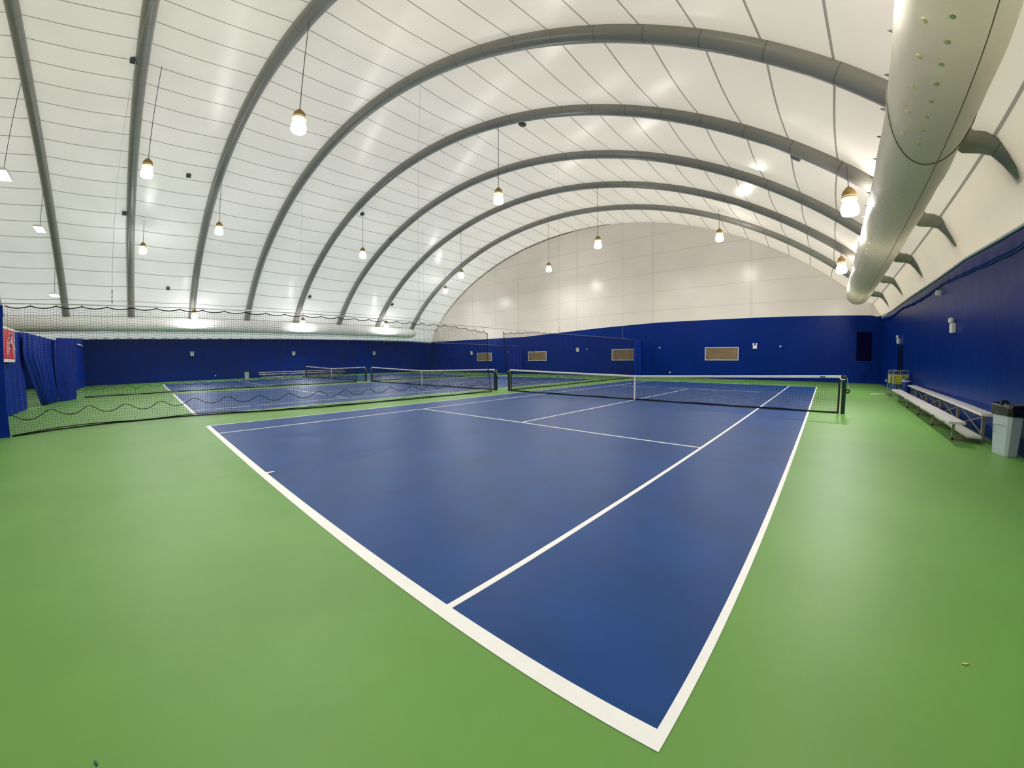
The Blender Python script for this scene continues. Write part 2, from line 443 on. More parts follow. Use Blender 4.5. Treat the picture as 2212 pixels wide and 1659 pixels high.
LAMPS = [
 (-6.62, 2.64, 9.47, 'warm', 'largest pendant lamp on a long cord from the third arch, nearest the camera'),
 (-13.4, -1.24, 9.67, 'warm', 'second largest pendant lamp on a long cord just right of the second arch'),
 (-27.4, -1.2, 9.74, 'cool', 'small pendant lamp on a short cord directly below the second largest lamp'),
 (-21.56, 2.75, 10.06, 'warm', 'pendant lamp hanging close to the right side of the third arch'),
 (-6.9, 11.85, 9.78, 'warm', 'pendant lamp on a long cord from the fifth arch, highest one near mid picture'),
 (-21.0, 11.95, 9.87, 'warm', 'pendant lamp hanging from the fifth arch between the fifth and sixth arches'),
 (-20.4, 20.86, 9.62, 'warm', 'pendant lamp hanging from the seventh arch in front of the eighth arch'),
 (-27.46, 24.5, 9.62, 'cool', 'small pendant lamp on a short cord beside the eighth arch near the gable'),
 (-13.9, 25.18, 9.89, 'warm', 'pendant lamp hanging before the left half of the white end wall'),
 (-6.5, 20.6, 9.48, 'warm', 'pendant lamp on a long cord at the top middle of the white end wall'),
 (.18, 23.8, 9.48, 'warm', 'pendant lamp at the right half of the white end wall'),
 (6.5, 11.5, 6.19, 'warm', 'large bright pendant lamp beside the big grey duct, nearer one'),
 (6.5, 20.6, 6.29, 'warm', 'pendant lamp beside the far end of the big grey duct'),
 (-33.8, 2.64, 6.13, 'cool', 'leftmost of three low pendant lamps shining on the left wall duct'),
 (-33.8, 11.85, 5.85, 'cool', 'middle of three low pendant lamps shining on the left wall duct'),
 (-33.8, 20.9, 6.05, 'cool', 'rightmost of three low pendant lamps shining on the left wall duct'),
 (.2, -1.2, 9.6, 'warm', 'unseen pendant lamp added high above the near court corner'),  # out of view; added on the lamp grid to brighten the near floor
 (6.5, 2.64, 6.2, 'dim', 'pendant lamp above the near end of the big grey duct'),
]
for (x, y, z, kind, lab) in LAMPS:
    t = thing('pendant_lamp', lab, 'lamp', (x, y, z), 0, 'pendant lamps under the dome')
    g = 'globecool' if kind == 'cool' else 'globe'
    if g not in protos:
        protos[g] = lamp_meshes(g)
        for o in protos[g].values(): o.parent = t
        protos[g]['socket'].parent = protos[g]['collar']
    else:
        q = {}
        for nm, o in protos[g].items():
            c = o.copy(); COL.objects.link(c); q[nm] = c; c.parent = t
        q['socket'].parent = q['collar']
    ld = bpy.data.lights.new('lamp_light', 'AREA'); ld.shape = 'DISK'; ld.size = .4; ld.energy = LAMPW*(.3 if kind == 'dim' else 1); ld.color = (1, .985, .955) if kind != 'cool' else (.95, .98, 1)
    lo = bpy.data.objects.new('lamp_light', ld); COL.objects.link(lo); lo.parent = t; lo.location = (0, 0, -.83)
    top = prof(x)-.05-z
    mb = MB(); mb.tube([(0, 0, -.01), (0, 0, top)], .014, 6); mb.build('cord', M_['cord'], t)

# flat light panels far left
for (x, y, ztop, z, lab) in ((-16.92, -7.02, 13.7, 9.55, 'flat white light panel cut by the left picture edge, highest of three'),
                             (-25.5, -6.9, 11.9, 9.55, 'flat white light panel left of the first arch, middle of three'),
                             (-30.4, -6.71, 9.8, 6.42, 'small flat white light panel just above the net rope at left, lowest of three')):
    t = thing('light_panel', lab, 'light panel', (x, y, z), 0, 'flat light panels at the left')
    mb = MB(); mb.box((-.66, -.26, -.05), (.66, .26, .05)); mb.build('panel_body', M_['white'], t)
    mb = MB(); mb.box((-.64, -.24, -.062), (.64, .24, -.05)); mb.build('diffuser', M_['panel'], t)
    mb = MB(); mb.tube([(0, 0, .05), (0, 0, ztop-z+.05)], .016, 6); mb.build('cord', M_['cord'], t)

# small boxes on the ceiling
bl = ['at the left side of the second arch, upper one', 'alone on the fabric between the second and third arches', 'at the left side of the second arch, lower one',
      'low on the fabric right of the second arch', 'below the fifth arch near the top middle', 'on the fifth arch at the right', 'beside the seventh arch at left',
      'beside the cord of the lamp between the fifth and sixth arches', 'low on the fabric beside the fifth arch foot', 'low on the fabric beside the seventh arch foot']
for (x, y), lab in zip(((-13.42, -2.34), (-22.22, .98), (-26.86, -2.4), (-33.61, .67), (-5.72, 12.3), (5.24, 12.25), (-24.46, 16.3), (-22.17, 12.47), (-33.4, 12.4), (-33.35, 21.45)), bl):
    z = prof(x); s = (prof(x+.1)-prof(x-.1))/.2; ang = math.atan(s)
    t = thing('ceiling_box', 'small dark grey box ' + lab, 'box', (x, y, z-.02), 0, 'small dark boxes on the dome')
    mb = MB(); mb.bbox((-.15, -.13, -.16), (.15, .13, -.02), .02); mb.build('box_body', M_['darkbox'], t)
    mb = MB(); mb.box((-.03, -.03, -.03), (.03, .03, .12)); mb.build('bracket', M_['cord'], t)
    t.rotation_euler = (0, -ang, 0)

# ------------------------------------------------------------------ air ducts
def duct(name, lab, xd, zd, rd, y0, y1, holes, hooks, side):
    t = thing(name, lab, 'air duct', (xd, 0, zd), 0, 'fabric air ducts')
    mb = MB(); rings = []; n = 36
    ys = [y0+(y1-y0)*k/90 for k in range(91)]
    for y in ys:
        r = rd*(1+.012*math.sin(y*2.1)+.01*math.sin(y*5.3+1))
        if 5.5 < y < 6.5: r *= 1-.03*math.cos((y-6)*PI)
        rings.append([(r*math.cos(2*PI*k/n)*(1+.012*math.sin(3*k+y*3)), y, r*math.sin(2*PI*k/n)) for k in range(n)])
    for k in range(1, 9):
        a = k/8*PI/2; rings.append([(rd*math.cos(a)**.75*math.cos(2*PI*j/n), y1+1.15*math.sin(a), rd*math.cos(a)**.75*math.sin(2*PI*j/n)-.0*k) for j in range(n)]) if k < 8 else None
    mb.loft(rings, True, True)
    mb.build('duct_tube', M_['duct' if side > 0 else 'ductpale'], t, smooth=True, sharp=60)
    # seam ring
    mb = MB()
    mb.tube([((rd+.006)*math.cos(a), 5.05+.9*max(0, -math.sin(a))**1.2, (rd+.006)*math.sin(a)) for a in [PI*.72+PI*1.2*k/30 for k in range(31)]], .009, 6)
    if holes: mb.build('seam_band', M_['seam'], t, smooth=True)
    mb = MB(); a0 = math.radians(-80 if side > 0 else -100)
    mb.tube([((rd+.012)*math.cos(a0), y, (rd+.012)*math.sin(a0)) for y in [y0+(y1-y0)*k/60 for k in range(61)]], .006, 5)
    mb.build('lower_seam', M_['seam'], t, smooth=True)
    first = None
    for (y, ang) in holes:
        a = math.radians(ang)
        if first is None:
            mb = MB(); mb.lathe([(.034, 0), (.034, .006), (.02, .009)], n=10, axis='x'); first = mb.build('eyelet', M_['hole'], t); o = first
        else: o = first.copy(); COL.objects.link(o)
        o.parent = t; o.location = (rd*1.022*math.cos(a), y, rd*1.022*math.sin(a)); o.rotation_euler = (0, -a, 0)
    fh = None
    for y in hooks:
        if fh is None:
            mb = MB(); mb.tube([(0, .14, .02), (-.17, 0, .05), (0, -.05, .0)], .009, 5)
            fh = mb.build('strap_hook', M_['hook'], t); o = fh
        else: o = fh.copy(); COL.objects.link(o)
        a = math.radians(128 if side > 0 else 52)
        o.parent = t; o.location = (rd*math.cos(a), y, rd*math.sin(a)); o.rotation_euler = (0, 0, 0 if side > 0 else PI)
    return t
holes = []
y = .6
while y < 22.5:
    if not 5.7 < y < 6.4: holes.append((y, -114.2+random.uniform(-.6, .6)))
    y += .36
y = .7
while y < 22.5:
    if not 5.2 < y < 6.9: holes.append((y, -137.6+random.uniform(-1, 1)))
    y += .56
duct('air_duct', 'huge grey fabric air duct with pale eyelets along the top right', 7.34, 4.92, .575, -13.5, 23.4, holes[:98], [1.4+.95*k for k in range(23)], 1)
duct('air_duct', 'long pale fabric air duct along the far left wall behind the net', -34.75, 4.82, .55, -13.3, 24.2, [], [], -1)

# ------------------------------------------------------------------ tennis nets
def make_net():
    t = thing('tennis_net', '', 'tennis net', (0, 11.885, 0), 0, 'tennis nets')
    PX = 6.345
    top = lambda x: .914+(1.07-.914)*(abs(x)/6.2)**1.15
    wav = lambda x: .012*math.sin(x*2.3)
    mb = MB(); n = 252; x0, x1 = -6.20, 6.20; r = .0026
    for i in range(n+1):
        x = x0+(x1-x0)*i/n; h = top(x)-.05
        mb.tube([(x, wav(x)*.5, .03), (x, wav(x), .5), (x, 0, h)], r, 3, cap=False)
    rows = 20
    for j in range(rows):
        f = j/rows
        mb.tube([(x0+(x1-x0)*i/84, wav(x0+(x1-x0)*i/84)*(1-f)*.8, .04+(top(x0+(x1-x0)*i/84)-.09)*f) for i in range(85)], r, 3, cap=False)
    mb.build('net_mesh', M_['net'], t)
    mb = MB(); ring = []
    for i in range(61):
        x = -6.26+12.52*i/60; z = top(x); ring.append([(x, -.012, z-.065), (x, .012, z-.065), (x, .014, z-.01), (x, 0, z), (x, -.014, z-.01)])
    mb.loft(ring, True, True); hb = mb.build('headband', M_['band'], t)
    mb = MB(); mb.box((5.72, -.017, 1.0), (5.86, -.014, 1.035)); mb.build('band_mark', M_['navy'], hb)
    mb = MB(); mb.box((-.026, -.018, .02), (.026, -.010, .915)); mb.box((-.026, .010, .02), (.026, .018, .915)); mb.box((-.026, -.018, .905), (.026, .018, .922))
    mb.build('center_strap', M_['band'], t)
    mb = MB(); ring = []
    for i in range(61):
        x = -6.25+12.5*i/60; d = .008*math.sin(x*3.1)
        ring.append([(x, d-.014, .006), (x, d+.014, .006), (x, d+.012, .055+d), (x, d-.012, .055+d)])
    mb.loft(ring, True, True); mb.build('bottom_tape', M_['net'], t)
    for s in (-1, 1):
        mb = MB(); mb.box((s*6.225-.025, -.012, .03), (s*6.225+.025, .012, 1.02)); mb.build('side_tape', M_['sidetape'] if s > 0 else M_['net'], t)
        p = MB(); p.bbox((s*PX-.052, -.052, .0), (s*PX+.052, .052, 1.07), .006)
        p.bbox((s*PX-.06, -.06, .965), (s*PX+.06, .06, 1.055), .01)
        po = p.build('post', M_['post'], t)
        c = MB(); c.tube([(s*6.22, -.02, 1.01), (s*6.30, -.062, .955), (s*6.37, -.062, .965)], .012, 6); c.build('lacing_cord', M_['band'], po)
        c = MB(); c.tube([(s*6.268, -.014, .01), (s*6.270, -.016, .5), (s*6.268, -.014, .98)], .005, 5); c.build('side_rod', M_['band'], po)
        if s > 0:
            c = MB(); c.tube([(PX+.095+.045*math.cos(a), 0, .64+.045*math.sin(a)) for a in [2*PI*k/16 for k in range(16)]], .022, 8, closed=True)
            w = c.build('crank_ring', M_['post'], po, smooth=True)
            c = MB(); c.tube([(PX+.06, -.02, 1.03), (PX+.085, -.02, .9), (PX+.115, -.01, .69)], .006, 5); c.build('crank_cord', M_['band'], po)
    return t
nets = [('tennis_net', 'tennis net on the near court with green posts, largest in the picture'),
        ('', 'tennis net on the middle court, seen through the divider net'), ('', 'small far tennis net on the last court before the left bleacher')]
net0 = make_net(); net0['label'] = nets[0][1]
for cx, (n_, lab) in list(zip(COURTS, nets))[1:]: dup(net0, (cx, 11.885, 0), 0, lab)

# ------------------------------------------------------------------ divider nets on cables
def interp(tab, y):
    for (a, va), (b, vb) in zip(tab, tab[1:]):
        if y <= b: return va+(vb-va)*max(0, (y-a))/(b-a)
    return tab[-1][1]
def divider(lab, xt, y0, y1, base, zc, bunch, seed, strand=.0032):
    """mesh curtain hanging from a cable at x=xt; base: table y -> x of the foot"""
    rnd = random.Random(seed)
    t = thing('divider_net', lab, 'divider net', (xt, y0, 0), 0, 'hanging divider nets')
    per = .56
    def ztop(y):
        d = min(abs(y-bunch), 4) if bunch is not None else 4
        b = max(0, 1-d/2.2)
        sc_ = 1-abs(math.sin(PI*(y-y0)/per))**.8
        z = zc-.035-.055*(1-sc_)-.10*b
        if b > 0: z -= .10*b*abs(math.sin(PI*(y-y0)/.27))
        return z
    def foot(y): return interp(base, y)-xt
    ph = [rnd.uniform(0, 6) for _ in range(4)]
    def zfoot(y): return .02+.03*(math.sin(y*1.9+ph[0])+1)*.5
    def P(y, f):
        zt, zb = ztop(y), zfoot(y)
        z = zb+(zt-zb)*f
        x = foot(y)*(1-f)**1.7+.05*math.sin(y*2.2+ph[1])*(1-f)+.03*math.sin(y*5+f*3+ph[2])*math.sin(PI*f)
        return (x, y-y0, z)
    # mesh
    mb = MB(); n = int((y1-y0)/.062); rows = 48
    for i in range(n+1):
        y = y0+(y1-y0)*i/n
        mb.tube([P(y, k/10) for k in range(11)], strand, 3, cap=False)
    h = n//2
    for j in range(rows+1):
        mb.tube([P(y0+(y1-y0)*i/h, j/rows) for i in range(h+1)], strand, 3, cap=False)
    mb.build('net_mesh', M_['net'], t)
    mb = MB(); m = int((y1-y0)/.07)
    mb.tube([(P(y, 1)[0], y-y0, ztop(y)) for y in [y0+(y1-y0)*k/m for k in range(m+1)]], .014, 5); mb.build('top_rope', M_['rope'], t, smooth=True)
    mb = MB()
    def mid(y):
        w = .5+.5*math.sin(2*PI*y/.86+ph[3]); return .11+.06*w**1.5
    mb.tube([P(y, mid(y)) for y in [y0+(y1-y0)*k/m for k in range(m+1)]], .010, 5); mb.build('middle_rope', M_['rope'], t, smooth=True)
    mb = MB()
    mb.tube([(foot(y)+.02*math.sin(y*3), y-y0, .018) for y in [y0+(y1-y0)*k/m for k in range(m+1)]], .018, 5)
    mb.tube([(foot(y)+.05*math.sin(y*2.2+ph[1])+.01, y-y0, zfoot(y)+.012) for y in [y0+(y1-y0)*k/m for k in range(m+1)]], .013, 5)
    mb.build('bottom_rope', M_['rope'], t, smooth=True)
    for ye in ((y1-.01,) if bunch > 10 and y0 < 0 else (y0+.01, y1-.01)):
        mb = MB(); mb.tube([P(ye, k/10) for k in range(11)], .016, 5); mb.build('edge_rope', M_['rope'], t, smooth=True)
    # rings on the cable
    y = y0+per
    while y < y1:
        mb = MB(); mb.tube([(0, y-y0, zc-.004), (0, y-y0, ztop(y)+.005)], .008, 4); y += per
        mb.build('hanger_ring', M_['cable'], t)
    return t
BASE1 = [(-4.3, -7.02), (-3.4, -7.6), (-2, -8.0), (0, -8.0), (2, -7.4), (3.6, -7.0), (11.2, -6.75), (12, -6.6), (16, -6.6), (22, -6.8), (28, -6.95)]
BASE2 = [(-4.5, -20.7), (0, -20.75), (8.7, -20.55), (11, -20.5), (28, -20.4)]
divider('near divider net hanging from the cable between the first two courts, front half', -7.0, -4.25, 11.1, BASE1, 3.03, 11.1, 1)
divider('near divider net beyond the gap, back half, seen through the near tennis net', -7.0, 12.2, 27.2, BASE1, 3.05, 12.2, 2)
divider('far divider net between the middle and last courts, front half', -20.55, -4.05, 11.0, BASE2, 2.98, 11.0, 3)
divider('far divider net between the middle and last courts, back half', -20.55, 12.2, 27.6, BASE2, 2.98, 12.2, 4)
for (xt, zc, lab) in ((-7.0, 3.05, 'long steel cable carrying the near divider net'), (-20.55, 3.0, 'long steel cable carrying the far divider net')):
    t = thing('divider_cable', lab, 'cable', (xt, 0, zc), 0, 'divider net cables')
    mb = MB(); mb.tube([(0, y, -.015*math.sin((y+5.6)/9.1*PI)**2) for y in [-5.6+35*k/70 for k in range(70)]], .012, 6); mb.build('cable_line', M_['cable'], t, smooth=True)
    for y in (-1.9, 7.4, 16.95, 25.25):
        z = prof(xt)
        mb = MB(); mb.tube([(0, y, 0), (0, y, z-zc)], .0055, 5)
        w = mb.build('suspension_wire', M_['cable'], t)
        mb = MB()
        for k in range(3): mb.tube([(-.03*(-1)**k, y, .05+.12*k), (.03*(-1)**k, y, .12+.12*k)], .012, 4)
        mb.build('turnbuckle', M_['cord'], w)

# ------------------------------------------------------------------ blue vinyl curtains
def curtain(lab, pts, ztop, fold, amp, nz=14, zb=.01, name='vinyl_curtain', shape=None, m='curtain', hem=True):
    """pts: plan polyline (x,y); folded sheet hanging from ztop(s)"""
    P = [Vector((a, b)) for a, b in pts]
    L = [0]
    for a, b in zip(P, P[1:]): L.append(L[-1]+(b-a).length)
    n = max(24, int(L[-1]/.06)); n = min(n, 260)
    c = P[0]
    t = thing(name, lab, 'curtain', (c.x, c.y, 0), 0, 'blue vinyl curtains')
    def at(s):
        for k in range(len(P)-1):
            if s <= L[k+1]+1e-6:
                f = (s-L[k])/(L[k+1]-L[k]); d = (P[k+1]-P[k]).normalized(); return P[k].lerp(P[k+1], f), Vector((-d.y, d.x))
        return P[-1], Vector((-d.y, d.x))
    rings = []
    cols = []
    for i in range(n+1):
        s = L[-1]*i/n; p, nn = at(s); zt = ztop(i/n); col = []
        for j in range(nz+1):
            g = j/nz; z = zb+(zt-zb)*g
            d = amp*(math.sin(2*PI*s/fold+.6*math.sin(3*g))*(.45+.55*(1-g))+.35*math.sin(2*PI*s/fold*2.3+1.3+g))
            q = p+nn*d; zz = z
            if shape: q, zz = shape(i/n, g, q, z)
            col.append((q.x-c.x, q.y-c.y, zz))
        cols.append((col, nn))
    th = .012; mb = MB()
    A = [[mb.vert(v) for v in col] for col, nn in cols]
    B = [[mb.vert((v[0]-nn.x*th, v[1]-nn.y*th, v[2])) for v in col] for col, nn in cols]
    for G, flip in ((A, 0), (B, 1)):
        for i in range(n):
            for j in range(nz):
                q = (G[i][j], G[i+1][j], G[i+1][j+1], G[i][j+1]); mb.face(q[::-1] if flip else q)
    for i in range(n):
        for j in (0, nz): mb.face((A[i][j], A[i+1][j], B[i+1][j], B[i][j]))
    for j in range(nz):
        for i in (0, n): mb.face((A[i][j], A[i][j+1], B[i][j+1], B[i][j]))
    mb.build('curtain_sheet', M_[m], t, smooth=True, sharp=70)
    if hem:
        mb = MB(); mb.tube([(col[-1][0], col[-1][1], col[-1][2]+.015) for col, nn in cols], .022, 5); mb.build('top_hem', M_['whitehem'], t, smooth=True)
    return t
curtain('blue vinyl curtain panel at the left picture edge in front of everything', [(-6.93, -4.27), (-6.88, -5.6)], lambda f: 3.0, .8, .035, hem=False)
def pull(i, g, q, z):                       # the bottom corner of this sheet is pulled aside
    return q, z
curtain('blue vinyl curtain with the red poster on it', [(-6.95, -5.66), (-11, -5.66), (-15.6, -5.64)], lambda f: 2.95-.04*math.sin(f*9)**2, .9, .05)
def morph(P0, P1, B0, B1, knee):
    P0, P1, B0, B1 = map(Vector, (P0, P1, B0, B1))
    def f(i, g, q, z):
        s_ = max(0, 1-g/knee); return q+(B0.lerp(B1, i)-P0.lerp(P1, i))*s_, z
    return f
curtain('blue vinyl curtain with its lower corner drawn aside over a dark gap', [(-14.9, -5.46), (-19.2, -5.14)], lambda f: 2.92-.07*f, .8, .07,
        shape=morph((-14.9, -5.46), (-19.2, -5.14), (-16.95, -5.30), (-19.1, -4.98), .70))
curtain('blue vinyl curtain gathered in deep folds at the far divider net', [(-18.95, -4.90), (-20.95, -4.30)], lambda f: 2.90+.08*f, .50, .13,
        shape=morph((-18.95, -4.90), (-20.95, -4.30), (-18.75, -4.86), (-20.25, -4.46), 1.0), hem=False)
curtain('dark blue vinyl curtain closing the far left corner', [(-22.2, -5.5), (-30, -5.55), (-36.75, -5.6)], lambda f: 2.98+.72*min(1, f*1.2), 1.3, .04, hem=False)
curtain('narrow blue vinyl curtain hanging at the far end of the near divider cable', [(-7.25, 27.9), (-6.85, 28.2), (-6.9, 28.9)], lambda f: 2.93, .35, .05, hem=False)
curtain('narrow blue vinyl curtain hanging at the far end of the far divider cable', [(-21.35, 27.9), (-20.7, 28.3), (-20.3, 28.9)], lambda f: 2.9, .4, .05, hem=False)

# strip light on the left end
t = thing('strip_light', 'thin white strip light high on the far left corner curtain', 'light', (-32.8, -5.42, 3.13))
mb = MB(); mb.bbox((-1.4, -.05, -.04), (1.4, .05, .05), .01); mb.build('strip_body', M_['white'], t)

# the poster
t = thing('poster', 'red poster with white border hanging beside the left edge curtain', 'poster', (-12.4, -5.50, 2.36), 0)
mb = MB(); mb.box((-1.1, .02, -.56), (1.1, .032, .56)); mb.build('border', M_['whitehem'], t)
mb = MB(); mb.box((-1.02, .0325, -.47), (1.02, .036, .50)); mb.build('print', M_['red'], t)
def arc(c, r, a0, a1, w, name, m, y=.038):
    mb = MB(); n = 16; rings = []
    for k in range(n+1):
        a = a0+(a1-a0)*k/n
        ca, sa = math.cos(a), math.sin(a)
        rings.append([(c[0]+(r-w)*ca, y-.002, c[1]+(r-w)*sa), (c[0]+r*ca, y-.002, c[1]+r*sa), (c[0]+r*ca, y+.003, c[1]+r*sa), (c[0]+(r-w)*ca, y+.003, c[1]+(r-w)*sa)])
    mb.loft(rings, True, True); return mb.build(name, M_[m], t)
arc((-.55, -.44), .42, .1, PI-.1, .045, 'printed_arc', 'pink')
arc((-.55, -.36), .52, .1, PI-.1, .05, 'printed_arc', 'whitehem')
arc((-.55, -.30), .62, .2, PI-.2, .03, 'printed_arc', 'pink')
arc((-.6, .15), .26, -1.9, 1.9, .10, 'printed_shape', 'teal')
arc((-.45, .2), .20, 1.2, 5.0, .05, 'printed_shape', 'whitehem')

# ------------------------------------------------------------------ bleachers
def make_bleacher():
    t = thing('bleacher', '', 'bleacher', (0, 0, 0), 0, 'aluminium bleachers')
    L = 9.2
    def plank(x0, x1, z, y0=0, y1=L):
        mb = MB(); n = 3; w = (x1-x0)/n
        for k in range(n):
            a = x0+w*k+.004; b = x0+w*(k+1)-.004
            mb.box((a, y0, z-.038), (b, y1, z))
        mb.box((x0, y0-.003, z-.045), (x1, y0+.02, z-.002)); mb.box((x0, y1-.02, z-.045), (x1, y1+.003, z-.002))
        mb.box((x0+.002, y0, z-.045), (x1-.002, y1, z-.034))
        return mb
    plank(0, .30, .42).build('seat', M_['alu'], t)
    plank(.54, .80, .60).build('seat', M_['alu'], t)
    plank(.40, .66, .15, .25, L-.15).build('foot_board', M_['alu'], t)
    ys = [.55+(L-1.1)*k/4 for k in range(5)]
    for y in ys:
        f = MB()
        f.box((.19, y-.022, 0), (.235, y+.022, .38)); f.box((.80-.09, y-.03, 0), (.80-.03, y+.03, .555))
        f.box((.17, y-.022, .0), (.80, y+.022, .045))
        f.box((.02, y-.02, .34), (.28, y+.02, .376)); f.box((.56, y-.02, .52), (.79, y+.02, .556))
        f.box((.235, y-.018, .08), (.68, y+.018, .112))
        f.build('leg_frame', M_['aluleg'], t)
    for a, b in zip(ys, ys[1:]):
        m = MB()
        m.tube([(.77, a, .10), (.77, b, .50)], .013, 5); m.tube([(.775, a, .50), (.775, b, .10)], .013, 5)
        m.build('cross_brace', M_['aluleg'], t)
    return t
bl0 = make_bleacher(); bl0['label'] = 'two-row aluminium bleacher along the right blue wall'
bl0.location = (8.06, 8.18, 0); bl0.rotation_euler = (0, 0, math.radians(-1.0))
b2 = dup(bl0, (-33.95, 16.1, 0), PI+math.radians(0), 'distant two-row aluminium bleacher against the left wall behind the far net')
b2.scale = (1, .9, 1)

# ------------------------------------------------------------------ bins
def make_bin():
    t = thing('trash_bin', '', 'trash bin')
    def ring(w, d, z, c=.05): 
        return [(-w+c, -d, z), (w-c, -d, z), (w, -d+c, z), (w, d-c, z), (w-c, d, z), (-w+c, d, z), (-w, d-c, z), (-w, -d+c, z)]
    mb = MB(); mb.loft([ring(.115, .215, 0, .04), ring(.12, .22, .02, .04), ring(.145, .27, .70), ring(.15, .28, .80), ring(.13, .26, .80), ring(.11, .2, .1)], True, True)
    mb.build('bin_body', M_['binbody'], t)
    mb = MB(); rings = []
    for z, e, s in ((.655, .012, 1), (.70, .022, 2), (.77, .024, 3), (.82, .026, 4), (.845, .012, 5), (.835, -.02, 6), (.74, -.05, 7), (.35, -.06, 8)):
        r = ring(.145+e, .27+e, z)
        rings.append([(p[0]+.006*math.sin(k*2.1+s), p[1]+.006*math.cos(k*1.7+s*2), p[2]+.012*math.sin(k*1.9+s)) for k, p in enumerate(r)])
    mb.loft(rings, False, True); bg = mb.build('bin_bag', M_['bag'], t)
    mb = MB(); mb.tube([(-.17, -.05, .845), (-.12, .05, .872), (-.02, .16, .88), (.08, .22, .868), (.15, .26, .84)], .02, 6); mb.build('bag_knot', M_['bag'], bg, smooth=True)
    mb = MB(); mb.tube([(-.137, .235, .42), (-.141, .17, .475), (-.142, .08, .50), (-.141, -.06, .50), (-.141, -.2, .50)], .005, 5); mb.build('molded_line', M_['seam'], t)
    mb = MB()
    for k in range(3): mb.box((-.1405, .12-.05*(k == 2), .43-.035*k), (-.132, .19, .435-.035*k))
    mb.build('small_print', M_['seam'], t)
    return t
bin0 = make_bin(); bin0['label'] = 'slim grey trash bin with black bag at the right picture edge'
bin0.location = (8.85, 7.55, 0); bin0.rotation_euler = (0, 0, math.radians(14))
dup(bin0, (-34.3, 6.75, 0), PI/2, 'small distant grey trash bin left of the far bleacher')

t = thing('waste_basket', 'round blue waste bin with blue lid behind the right bleacher', 'waste bin', (8.80, 17.95, 0))
mb = MB(); mb.lathe([(.13, 0), (.135, .01), (.165, .70), (.16, .72), (.12, .72)], n=20); mb.build('bin_body', M_['bluebin'], t, smooth=True, sharp=40)
mb = MB(); mb.lathe([(.172, .70), (.178, .715), (.17, .745), (.15, .75)], n=20); mb.build('bag_edge', M_['white'], t, smooth=True, sharp=40)
mb = MB(); mb.lathe([(.172, .745), (.175, .77), (.15, .80), (.08, .825), (.01, .83)], n=20); mb.build('lid', M_['bluebin'], t, smooth=True, sharp=40)

# ------------------------------------------------------------------ ball hoppers and balls
def make_hopper():
    t = thing('ball_hopper', '', 'ball hopper', group='ball hoppers')
    w, d, z0, z1 = .17, .14, .57, .93
    mb = MB()
    for z in (z0, z0+.09, z0+.18, z0+.27, z1):
        mb.tube([(-w, -d, z), (w, -d, z), (w, d, z), (-w, d, z)], .005, 5, closed=True)
    for k in range(7):
        x = -w+2*w*k/6
        for s in (-1, 1): mb.tube([(x, s*d, z0), (x, s*d, z1)], .003, 4)
    for k in range(6):
        y = -d+2*d*k/5
        for s in (-1, 1): mb.tube([(s*w, y, z0), (s*w, y, z1)], .003, 4)
    for k in range(9):
        x = -w+2*w*k/8; mb.tube([(x, -d, z0), (x, d, z0)], .003, 4)
    mb.build('wire_basket', M_['wire'], t)
    for s in (-1, 1):
        mb = MB()
        mb.tube([(-w+.03, s*d, z0), (-w+.02, s*d*1.05, z1+.13), (-w+.05, s*d*1.05, z1+.17), (w-.05, s*d*1.05, z1+.17), (w-.02, s*d*1.05, z1+.13), (w-.03, s*d, z0)], .010, 6)
        mb.build('handle', M_['wire'], t, smooth=True)
    for sx in (-1, 1):
        for sy in (-1, 1):
            mb = MB(); mb.tube([(sx*(w-.02), sy*d, z0+.02), (sx*(w+.02), sy*(d+.03), .008)], .008, 6); mb.build('leg', M_['wire'], t, smooth=True)
    return t
hop0 = make_hopper()
HOPS = [(8.54, 18.45, .05, 'middle wire ball hopper full of yellow balls, largest of the three'),
        (8.46, 18.98, .15, 'leftmost wire ball hopper of yellow balls, behind the middle one'),
        (8.86, 18.95, -.05, 'rightmost wire ball hopper of yellow balls, nearest the right wall')]
def rest(x, y, z): return x, y, z
ball0 = None
nm = ['the middle hopper', 'the leftmost hopper', 'the rightmost hopper']
for k, (x, y, rz, lab) in enumerate(HOPS):
    if k == 0: h = hop0; h.location = (x, y, 0); h.rotation_euler = (0, 0, rz); h['label'] = lab
    else: h = dup(hop0, (x, y, 0), rz, lab)
    for lz in range(6):
        for a in range(5):
            for b in range(4):
                if lz < 5 and 0 < a < 4 and 0 < b < 3: continue      # the core of the heap cannot be seen
                px = (-.136+.068*a)+(.012 if lz % 2 else 0)*(1 if a < 4 else 0)
                py = (-.104+.069*b)
                pz = .606+.059*lz+random.uniform(-.004, .004)
                if lz == 5 and random.random() < .25: continue
                cx, sx = math.cos(rz), math.sin(rz)
                X = (x+px*cx-py*sx, y+px*sx+py*cx, pz)
                if ball0 is None:
                    mb = MB(); mb.lathe([(.033*math.sin(PI*i/8)+1e-4, -.033*math.cos(PI*i/8)) for i in range(9)], n=12)
                    ball0 = mb.build('tennis_ball', M_['ball'], smooth=True); o = ball0
                else: o = ball0.copy(); COL.objects.link(o)
                o.location = X
                tag(o, 'yellow tennis ball heaped in '+nm[k], 'tennis ball', 'tennis balls in '+nm[k])

